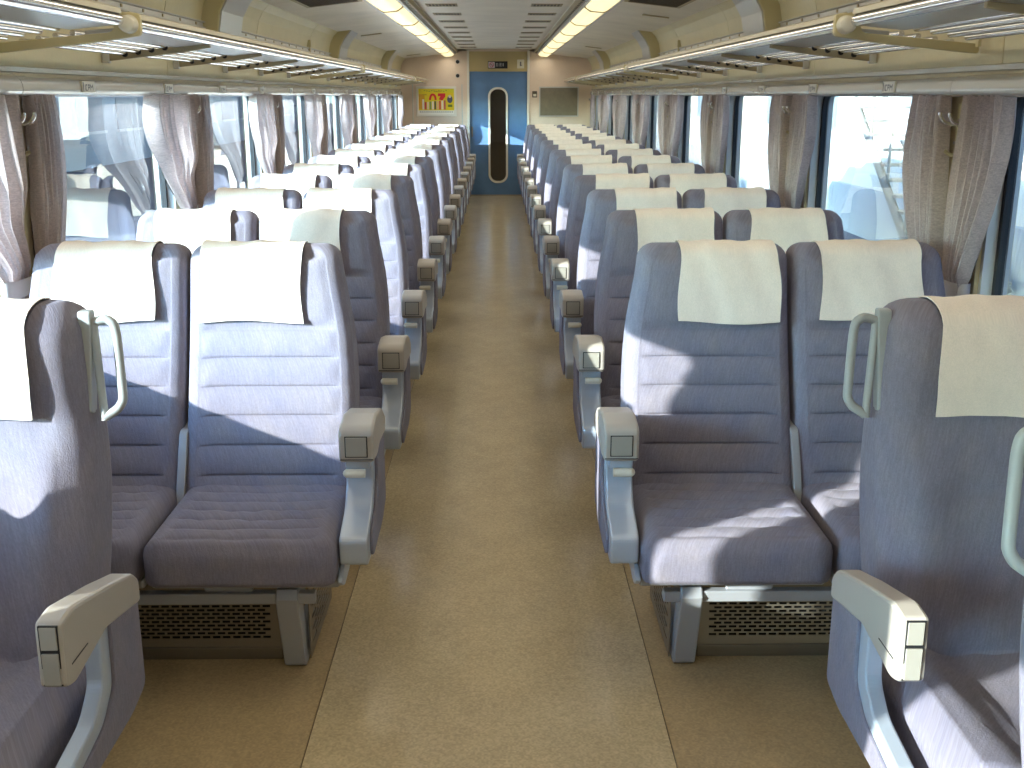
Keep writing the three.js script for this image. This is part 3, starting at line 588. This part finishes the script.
// white cloth laid over the top of a backrest
function headCover(P, xa, xb, yFront, yBack, sd) {
  const path = [], yt = P.top - P.R, o = 0.0035;
  const front = (y) => P.zf(y) + Math.max(0, P.ribAmp * 0.4) + (P.crown || 0) + 0.004, back = (y) => P.zf(y) - P.th(y);
  for (let k = 0; k <= 10; k++) { const y = lerp(yFront, yt, k / 10); path.push([y, front(y) + o, 1 - k / 10]); }
  for (let k = 1; k < 12; k++) {
    const a = Math.PI * k / 12, c = Math.cos(a), z0 = front(yt) + o, z1 = back(yt) - o;
    const zt = P.zf(P.top); const lean = (P.zf(P.top) - P.zf(yt));
    path.push([yt + (P.R + o * 0.7) * Math.pow(Math.sin(a), 0.8), (z0 + z1) / 2 + (z0 - z1) / 2 * c + lean * 0.6 * Math.sin(a), 0]);
  }
  for (let k = 0; k <= 8; k++) { const y = lerp(yt, yBack, k / 8); path.push([y, back(y) - o, -k / 8]); }
  const K = 14, n = path.length, th = 0.0022, outer = [], innr = [];
  let q = sd; const R = () => { q = (q * 1664525 + 1013904223) >>> 0; return q / 4294967296; };
  const w1 = R() * 6, w2 = R() * 6, w3 = R() * 6;
  for (let i = 0; i < n; i++) {
    const [y, z, f] = path[i], a = path[Math.max(0, i - 1)], b = path[Math.min(n - 1, i + 1)];
    let ny = b[1] - a[1], nz = -(b[0] - a[0]); const l = Math.hypot(ny, nz) || 1; ny /= -l; nz /= -l; // outward
    for (let j = 0; j <= K; j++) {
      const u = j / K, e = Math.abs(f), wr = (0.0018 * Math.sin(u * 11 + w1 + y * 14) + 0.0026 * e * Math.sin(u * 7 + w2) + 0.0016 * Math.sin(u * 23 + w3 + y * 31)) ;
      const hem = e > 0.98 ? 0.005 * Math.sin(u * 5 + w2) : 0, edge = 0.004 * Math.sin(y * 26 + w3 + (u > 0.5 ? 2 : 0)) * (u < 0.05 || u > 0.95 ? 1 : 0);
      const x = lerp(xa, xb, u) + edge + 0.006 * e * (u - 0.5) * 2;
      outer.push([x, y + hem + ny * (wr + th + 0.003), z + nz * (wr + th + 0.003)]); innr.push([x, y + hem + ny * (wr + 0.003), z + nz * (wr + 0.003)]);
    }
  }
  const pos = [], uv = [], idx = []; for (const L of [outer, innr]) for (const [x, y, z] of L) { pos.push(x, y, z); uv.push(x, y + z); }
  const W = K + 1, O = outer.length;
  for (let i = 0; i + 1 < n; i++) for (let j = 0; j < K; j++) { const a = i * W + j, b = a + 1, c = a + W, d = c + 1; idx.push(a, b, d, a, d, c, O + a, O + d, O + b, O + a, O + c, O + d); }
  for (let i = 0; i + 1 < n; i++) for (const [j, f] of [[0, 1], [K, 0]]) { const a = i * W + j, c = a + W; f ? idx.push(a, c, O + c, a, O + c, O + a) : idx.push(a, O + c, c, a, O + a, O + c); }
  for (let j = 0; j < K; j++) for (const [i, f] of [[0, 0], [n - 1, 1]]) { const a = i * W + j, b = a + 1; f ? idx.push(a, b, O + b, a, O + b, O + a) : idx.push(a, O + b, b, a, O + a, O + b); }
  const g = new THREE.BufferGeometry(); g.setAttribute('position', new THREE.Float32BufferAttribute(pos, 3)); g.setAttribute('uv', new THREE.Float32BufferAttribute(uv, 2)); g.setIndex(idx);
  return toCreasedNormals(g, 1.0);
}
// a cushion made of rounded sections stacked from back to front
function cushion(x0, x1, zb, zf, yb, yt, o = {}) {
  const { dish = 0.006, ribs = 6, amp = 0.015, sd = 3, bolster = 0 } = o; const zs = [], R = 0.055, zr = zf - R, first = zb + 0.05;
  const seams = []; for (let i = 0; i <= ribs; i++) seams.push(lerp(first, zr + 0.012, i / ribs));
  zs.push(zb); zs.push((zb + first) / 2);
  for (let i = 0; i < ribs; i++) for (const t of [0, 0.07, 0.25, 0.5, 0.75, 0.93]) zs.push(lerp(seams[i], seams[i + 1], t)); zs.push(seams[ribs]);
  const rings = [], fx = [-1, -0.95, -0.88, -0.78, -0.66, -0.5, -0.33, -0.16, 0, 0.16, 0.33, 0.5, 0.66, 0.78, 0.88, 0.95, 1];
  const wr = (x, z) => 0.0022 * Math.sin(x * 95 + z * 60 + sd) * Math.sin(z * 38 + sd * 2) + 0.0012 * Math.sin(x * 160 - z * 40 + sd);
  const ring = (z, zz, inset) => {
    const a0 = x0 + inset * 0.8, a1 = x1 - inset * 0.8, top = yt - inset, bot = yb + inset * 0.45, r = Math.min(0.042, (top - bot) * 0.45), rb = Math.min(0.02, (top - bot) * 0.3), cx = (a0 + a1) / 2, hw = (a1 - a0) / 2 - r, pts = [];
    let rib = 0.6; for (let i = 0; i < ribs; i++) if (z >= seams[i] && z <= seams[i + 1]) rib = Math.pow(Math.sin(Math.PI * clampT((z - seams[i]) / (seams[i + 1] - seams[i]))), 0.5);
    const tz = clampT((z - zb) / (zf - zb));
    for (const f of fx) {
      const s = 1 - smooth(0.86, 1, Math.abs(f));
      let dy = (amp * (rib - 0.6) * s - dish * (1 - f * f) * Math.sin(Math.PI * clampT(tz * 1.05)) + wr(cx + f * hw, z) * s * (0.4 + (1 - f * f))) * (inset > 0.01 ? 0.3 : 1);
      if (bolster) dy += bolster * smooth(0.5, 0.8, Math.abs(f)) - bolster * 0.4;
      pts.push([cx + f * hw, top + dy, zz]);
    }
    for (let k = 1; k <= 4; k++) { const a = Math.PI / 2 * k / 4; pts.push([a1 - r + r * Math.sin(a), top - r + r * Math.cos(a), zz]); }
    for (let k = 0; k <= 2; k++) { const a = Math.PI / 2 * k / 2; pts.push([a1 - rb + rb * Math.cos(a), bot + rb - rb * Math.sin(a), zz]); }
    pts.push([cx, bot, zz]);
    for (let k = 0; k <= 2; k++) { const a = Math.PI / 2 * k / 2; pts.push([a0 + rb - rb * Math.sin(a), bot + rb - rb * Math.cos(a), zz]); }
    for (let k = 0; k <= 3; k++) { const a = Math.PI / 2 * k / 4; pts.push([a0 + r - r * Math.cos(a), top - r + r * Math.sin(a), zz]); }
    return pts;
  };
  for (const z of zs) rings.push(ring(z, z, 0));
  for (let k = 1; k <= 7; k++) { const a = Math.PI / 2 * k / 7; rings.push(ring(zr + R * Math.sin(a), zr + 0.012 + (R - 0.012) * Math.sin(a), R * (1 - Math.cos(a)) + (k === 4 ? 0.004 : 0))); }
  return loft(rings);
}
const armProfile = [[0.30, 0.60], [0.30, 0.37], [0.40, 0.34], [0.635, 0.34], [0.64, 0.415], [0.52, 0.45], [0.475, 0.50], [0.47, 0.60]];
// perforated steel cover: an upright sheet with rows of slots
function slotSheet(w, h, cols, rows) {
  const s = new THREE.Shape([[0, 0], [w, 0], [w, h], [0, h]].map((p) => new THREE.Vector2(...p))), mx = 0.03, my = 0.025, pw = (w - 2 * mx) / cols, ph = (h - 2 * my) / rows;
  for (let j = 0; j < rows; j++) for (let i = 0; i < cols - (j % 2); i++) {
    const x = mx + (i + (j % 2) * 0.5) * pw, y = my + j * ph;
    s.holes.push(new THREE.Path([[x + pw * 0.1, y + ph * 0.2], [x + pw * 0.86, y + ph * 0.2], [x + pw * 0.86, y + ph * 0.82], [x + pw * 0.1, y + ph * 0.82]].map((p) => new THREE.Vector2(...p))));
  }
  const g = new THREE.ExtrudeGeometry(s, { depth: 0.002, bevelEnabled: false }); return g;
}
// the geometries of one double seat (aisle on the -x side), reused by every copy
const DBL = (() => {
  const zf = table([[0.32, 0.325], [0.40, 0.30], [0.55, 0.238], [0.70, 0.180], [0.82, 0.138], [0.90, 0.114], [0.97, 0.094], [1.05, 0.07]]);
  const th = table([[0.32, 0.16], [0.5, 0.16], [0.7, 0.145], [0.85, 0.13], [0.97, 0.115], [1.05, 0.11]]);
  const seams = []; for (let y = 0.36; y < 0.83; y += 0.076) seams.push(y);
  const common = { zf, th, top: 1.041, R: 0.040, bottom: 0.325, rF: () => 0.032, ribAmp: 0.015, seamX: 0.93, seamDepth: 0.005, seams, bolster: 0.004 };
  const A = { ...common, x0: table([[0.3, 0.385], [0.62, 0.378], [0.8, 0.39], [0.95, 0.417], [1.05, 0.43]]), x1: () => 0.845 };
  const B = { ...common, x0: () => 0.855, x1: table([[0.3, 1.315], [0.62, 1.32], [0.8, 1.308], [0.95, 1.29], [1.05, 1.278]]) };
  return {
    backs: [backRest(A), backRest(B)], coverP: [A, B],
    covers: [0, 1, 2, 3].map((i) => [headCover(A, 0.527 + 0.006 * i, 0.812 + 0.004 * i - 0.006, 0.838 - 0.005 * i, 0.86, 17 + i * 71), headCover(B, 0.942 - 0.005 * i, 1.208 + 0.003 * i, 0.835 + 0.004 * i, 0.86, 51 + i * 37)]),
    cush: [cushion(0.375, 0.843, 0.22, 0.70, 0.285, 0.41, { sd: 3 }), cushion(0.857, 1.315, 0.22, 0.70, 0.285, 0.41, { sd: 8 })],
    pan: [bx(0.372, 0.842, 0.262, 0.29, 0.22, 0.635, 0.01), bx(0.856, 1.316, 0.262, 0.29, 0.22, 0.635, 0.01)],
    shell: plateZY([[0.16, 0.29], [0.30, 0.29], [0.62, 0.262], [0.665, 0.29], [0.60, 0.32], [0.20, 0.33]], 0.362, 0.374, 0.002, 0.02),
    beam: merge([bx(0.44, 1.33, 0.208, 0.238, 0.585, 0.612, 0.004), bx(0.44, 1.33, 0.222, 0.262, 0.24, 0.29, 0.004), bx(0.60, 0.72, 0.235, 0.262, 0.30, 0.60, 0.004), bx(0.98, 1.12, 0.235, 0.262, 0.30, 0.60, 0.004)]),
    legs: [0.482, 1.25].map((x) => plateZY([[0.12, 0.0], [0.545, 0.0], [0.56, 0.012], [0.625, 0.225], [0.61, 0.248], [0.10, 0.248], [0.10, 0.21], [0.55, 0.20], [0.49, 0.03], [0.16, 0.03]], x, x + 0.056, 0.004)),
    sheet: (() => {
      const a = slotSheet(0.70, 0.165, 24, 11); a.rotateX(-0.16); a.translate(0.55, 0.03, 0.505);
      const b = slotSheet(0.36, 0.20, 4, 9); b.rotateY(Math.PI / 2); b.translate(0.472, 0.012, 0.53);
      return merge([a, b, bx(0.55, 1.25, 0.0, 0.034, 0.49, 0.512, 0.003), bx(0.55, 1.25, 0.185, 0.215, 0.455, 0.49, 0.003)]);
    })(),
    dark: bx(0.556, 1.245, 0.012, 0.20, 0.15, 0.42, 0.005),
    arm: armrest(0.288, 0.376),
    mid: merge([plateZY([[0.17, 0.24], [0.36, 0.27], [0.30, 0.42], [0.235, 0.55], [0.14, 0.56], [0.12, 0.4]], 0.838, 0.862, 0.004, 0.02)]),
  };
})();
function armrest(xa, xb) {   // x from the aisle side inwards
  const F = 0.54, head = [[0.25, 0.555], [0.25, 0.60], [0.32, 0.64], [0.44, 0.660], [F - 0.02, 0.650], [F, 0.638], [F, 0.560], [0.46, 0.552], [0.40, 0.565]];
  return {
    head: plateZY(head, xa, xb, 0.007, 0.012),
    face: merge([bx(xa + 0.018, xb - 0.018, 0.576, 0.626, F - 0.0005, F + 0.0035, 0.0015)]),
    faceGap: bx(xa + 0.0155, xb - 0.0155, 0.5735, 0.6285, F - 0.002, F + 0.0007),
    seam: bx(xa + 0.003, xb - 0.003, 0.5665, 0.5685, F - 0.0015, F + 0.001),
    stem: plateZY(armProfile.map(([z, y]) => [z, y - 0.02]), xa + 0.012, xb - 0.006, 0.005, 0.02),
    side: plateZY([[0.262, 0.575], [0.262, 0.36], [0.37, 0.33], [0.585, 0.325], [0.59, 0.385], [0.48, 0.425], [0.435, 0.475], [0.43, 0.575]], xa + 0.004, xa + 0.013, 0.003, 0.02),
    neck: bx(xa + 0.014, xb - 0.012, 0.535, 0.562, 0.43, 0.522, 0.006),
    knob: (() => { const c = new THREE.CylinderGeometry(0.0115, 0.0115, 0.045, 12); c.rotateZ(Math.PI / 2); c.translate(xb - 0.040, 0.527, 0.527); const d = new THREE.SphereGeometry(0.0115, 10, 6); d.translate(xb - 0.018, 0.527, 0.527); return merge([c, d]); })(),
  };
}
function addArm(t, m, A) {
  const arm = part(t, 'armrest', m(A.head), M.plastic, 'grey plastic aisle armrest');
  const sub = (name, g, mat) => { const o = new THREE.Mesh(m(g), mat); o.name = name; o.castShadow = o.receiveShadow = true; arm.add(o); };
  sub('front_panel', A.face, M.plasticFace); sub('panel_gap', A.faceGap, M.black); sub('trim_line', A.seam, M.black);
  if (A.knob) { sub('neck', A.neck, M.blueMetal); sub('recline_knob', A.knob, M.knob); }
  part(t, 'armrest_support', m(A.stem), M.blueMetal, 'pale blue-grey metal armrest support');
  part(t, 'side_panel', m(A.side), M.sidePanel, 'fabric side panel facing the aisle');
}
const seatProto = {};
for (const s of [-1, 1]) {
  const cache = new Map(), m = (g) => { if (s > 0) return g; if (!cache.has(g)) cache.set(g, mirrorX(g)); return cache.get(g); };
  seatProto[s] = [0, 1, 2, 3].map((v) => {
    const t = new THREE.Group();
    for (const k of [0, 1]) {
      const b = part(t, 'backrest', m(DBL.backs[k]), M.fabric, k ? 'window-side backrest' : 'aisle-side backrest');
      const c = new THREE.Mesh(m(DBL.covers[(v + k) % 4][k]), M.cover); c.name = 'headrest_cover'; c.userData.label = 'white cloth headrest cover'; c.castShadow = c.receiveShadow = true; b.add(c);
      part(t, 'seat_cushion', m(DBL.cush[k]), M.fabric);
      part(t, 'seat_pan', m(DBL.pan[k]), M.greyFrame, 'grey metal seat pan');
    }
    part(t, 'side_shell', m(DBL.shell), M.blueMetal);
    part(t, 'cross_beam', m(DBL.beam), M.greyFrame);
    for (const g of DBL.legs) part(t, 'leg', m(g), M.greyFrame);
    part(t, 'heater_cover', m(DBL.sheet), M.steel, 'perforated steel heater cover');
    part(t, 'heater_body', m(DBL.dark), M.black);
    part(t, 'centre_divider', m(DBL.mid), M.greyFrame);
    addArm(t, m, DBL.arm);
    return t;
  });
  for (let r = 0; r < 15; r++) {
    const o = seatProto[s][(r * 3 + (s > 0 ? 1 : 0)) % 4].clone(); o.name = numbered('double_seat'); o.position.set(0, 0, -(3.12 + RP * r)); scene.add(o);
    o.userData = { label: `blue-grey double seat with white headrest covers, ${ORD[15 - r]} row from the blue door, ${SIDE[s]} side`, category: 'seat', group: 'double seats in rows' };
  }
}
// single seats with shoulder grab handles, by the windows
{
  const zf = table([[0.30, 0.34], [0.40, 0.31], [0.52, 0.262], [0.64, 0.212], [0.74, 0.165], [0.82, 0.138], [0.89, 0.142], [0.96, 0.135], [1.05, 0.10]]);
  const th = table([[0.32, 0.17], [0.6, 0.17], [0.74, 0.145], [0.82, 0.135], [0.9, 0.15], [1.05, 0.15]]);
  const P = { zf, th, top: 1.045, R: 0.05, bottom: 0.325, rF: table([[0.3, 0.05], [0.7, 0.05], [0.85, 0.06], [1.05, 0.06]]), ribAmp: 0.012, seamX: 0.72, seamDepth: 0.007, seams: [0.40, 0.685], bolster: 0.022,
    x0: table([[0.3, 0.782], [0.65, 0.782], [0.82, 0.795], [0.97, 0.812], [1.05, 0.822]]), x1: table([[0.3, 1.315], [0.7, 1.315], [0.9, 1.30], [1.05, 1.28]]) };
  const back = backRest(P), cov = headCover(P, 0.895, 1.215, 0.83, 0.86, 9), cu = cushion(0.745, 1.315, 0.22, 0.74, 0.27, 0.41, { ribs: 1, amp: 0.003, dish: 0.012, bolster: 0.022, sd: 5 });
  const xa = 0.672, xb = 0.717, arm = armrest(xa, xb);
  arm.head = plateZY([[0.27, 0.50], [0.27, 0.545], [0.30, 0.572], [0.42, 0.605], [0.58, 0.642], [0.632, 0.638], [0.636, 0.525], [0.60, 0.515], [0.45, 0.535]], xa, xb, 0.006, 0.012);
  arm.face = merge([bx(xa + 0.009, xb - 0.009, 0.592, 0.632, 0.633, 0.6365, 0.0012), bx(xa + 0.009, xb - 0.009, 0.530, 0.586, 0.633, 0.638, 0.0012)]);
  arm.faceGap = bx(xa + 0.007, xb - 0.007, 0.528, 0.634, 0.631, 0.6348); arm.seam = bx(xa - 0.0006, xb + 0.0006, 0.553, 0.555, 0.54, 0.61); arm.knob = null;
  arm.stem = plateZY([[0.272, 0.53], [0.272, 0.32], [0.36, 0.30], [0.66, 0.30], [0.66, 0.37], [0.52, 0.39], [0.468, 0.43], [0.462, 0.56]], xa + 0.010, xb - 0.004, 0.004, 0.02);
  arm.side = plateZY([[0.278, 0.525], [0.278, 0.325], [0.36, 0.308], [0.62, 0.308], [0.62, 0.345], [0.49, 0.365], [0.43, 0.41], [0.425, 0.54]], xa + 0.003, xa + 0.012, 0.003, 0.02);
  const hx = 0.796, handle = (() => {
    const p = [[hx, 1.005, 0.045], [hx - 0.025, 1.012, 0.045], [hx - 0.041, 1.002, 0.046], [hx - 0.046, 0.975, 0.048], [hx - 0.055, 0.88, 0.07], [hx - 0.057, 0.852, 0.078], [hx - 0.048, 0.835, 0.084], [hx - 0.022, 0.818, 0.09]];
    return merge([tube(p, 0.0095, 48, 9), rod([hx + 0.0, 1.008, 0.045], [hx - 0.022, 0.812, 0.092], 0.0085, 9)]);
  })();
  const flat = plateZY([[0.03, 1.03], [0.06, 1.03], [0.062, 0.99], [0.10, 0.83], [0.07, 0.82], [0.03, 0.98]], hx + 0.0, hx + 0.026, 0.003, 0.008);
  const legs = [0.80, 1.22].map((x) => plateZY([[0.12, 0.0], [0.545, 0.0], [0.56, 0.012], [0.575, 0.258], [0.10, 0.258], [0.10, 0.21], [0.50, 0.20], [0.49, 0.03], [0.16, 0.03]], x, x + 0.06, 0.004));
  const pan = bx(0.72, 1.318, 0.25, 0.29, 0.22, 0.70, 0.012);
  for (const [s, z, label] of [[-1, -2.21, 'single blue-grey seat with shoulder grab handle by the window, poster side'], [1, -2.21, 'single blue-grey seat with grab handle, beside the first double seats, grey board side'], [1, -1.44, 'single seat with grab handle closest to the rear wall, grey board side']]) {
    const m = (g) => (s > 0 ? g : mirrorX(g));
    const t = thing('single_seat', label, 'seat', 'single seats', [z > -2 ? -0.02 : 0, 0, z]);
    const b = part(t, 'backrest', m(back), M.fabric); const c = new THREE.Mesh(m(cov), M.cover); c.name = 'headrest_cover'; c.castShadow = c.receiveShadow = true; c.userData.label = 'white cloth headrest cover'; b.add(c);
    part(t, 'seat_cushion', m(cu), M.fabric); part(t, 'seat_pan', m(pan), M.greyFrame);
    for (const g of legs) part(t, 'leg', m(g), M.greyFrame);
    addArm(t, m, arm);
    const h = part(t, 'grab_handle', m(handle), M.handle, 'grey grab handle at the shoulder'); const f = new THREE.Mesh(m(flat), M.handle); f.name = 'handle_mount'; h.add(f);
  }
}
// ------------------------------------------------------------------ outside
structure('ground', new THREE.PlaneGeometry(600, 600).rotateX(-Math.PI / 2).translate(0, -1.15, -60), std({ map: asphalt, roughness: 0.95 }));
{
  // shaded depot building along the poster side
  const D = thing('depot_building', 'long blue-grey depot building in shade beyond the poster side windows', 'building', null, [-15, -1.15, 0]);
  part(D, 'wall', bx(-10, 0, 0, 8, -84, -16), std({ color: '#8ea4b8', roughness: 0.8 }));
  const band = std({ color: '#5d7186', roughness: 0.4 }), sill = std({ color: '#c9d2da', roughness: 0.6 });
  for (let i = 0; i < 15; i++) { const z = -19 - i * 4.2; const w = part(D, 'window', bx(-0.05, 0.04, 1.3, 2.5, z - 2.6, z), band); const q = new THREE.Mesh(bx(0, 0.12, 1.2, 1.3, z - 2.7, z + 0.1), sill); q.name = 'sill'; w.add(q); }
  // sunlit pale building along the other side
  const B = thing('station_building', 'pale sunlit building with an outside stair beyond the grey board side windows', 'building', null, [7, -1.15, 0]);
  part(B, 'wall', bx(0, 8, 0, 7, -90, -9), std({ color: '#ece2cf', roughness: 0.85 }));
  part(B, 'plinth', bx(-0.12, 0, 0, 0.9, -90, -8.9), std({ color: '#b9bcbc', roughness: 0.9 }));
  const pale = std({ color: '#cfd3d2', roughness: 0.5 }), dark = std({ color: '#8c989c', roughness: 0.5 });
  for (let i = 0; i < 14; i++) { const z = -12.5 - i * 5; const w = part(B, 'door_panel', bx(-0.06, 0.02, 0.9, 2.9, z - 1.4, z), pale); const q = new THREE.Mesh(bx(-0.07, -0.05, 1.9, 2.7, z - 1.2, z - 0.2), dark); q.name = 'pane'; w.add(q); }
  const S = thing('outside_stair', 'grey metal stair with handrail in front of the pale building', 'stair', null, [5.6, -1.15, -14.2]);
  const sm = std({ color: '#9d9a8f', roughness: 0.6, metalness: 0.2 });
  for (let i = 0; i < 12; i++) part(S, 'step', bx(0, 1.1, 0.2 + i * 0.2, 0.24 + i * 0.2, -i * 0.28, -i * 0.28 + 0.3), sm);
  part(S, 'stringer', merge([rod([0, 0.1, 0.2], [0, 2.5, -3.2], 0.07, 4), rod([1.1, 0.1, 0.2], [1.1, 2.5, -3.2], 0.07, 4)]), sm);
  part(S, 'handrail', merge([rod([0, 1.1, 0.2], [0, 3.5, -3.2], 0.03, 6), ...[0, 1, 2, 3, 4].map((i) => rod([0, 0.1 + i * 0.6, 0.2 - i * 0.85], [0, 1.1 + i * 0.6, 0.2 - i * 0.85], 0.022, 6))]), sm);
}
renderer.render(scene, camera);
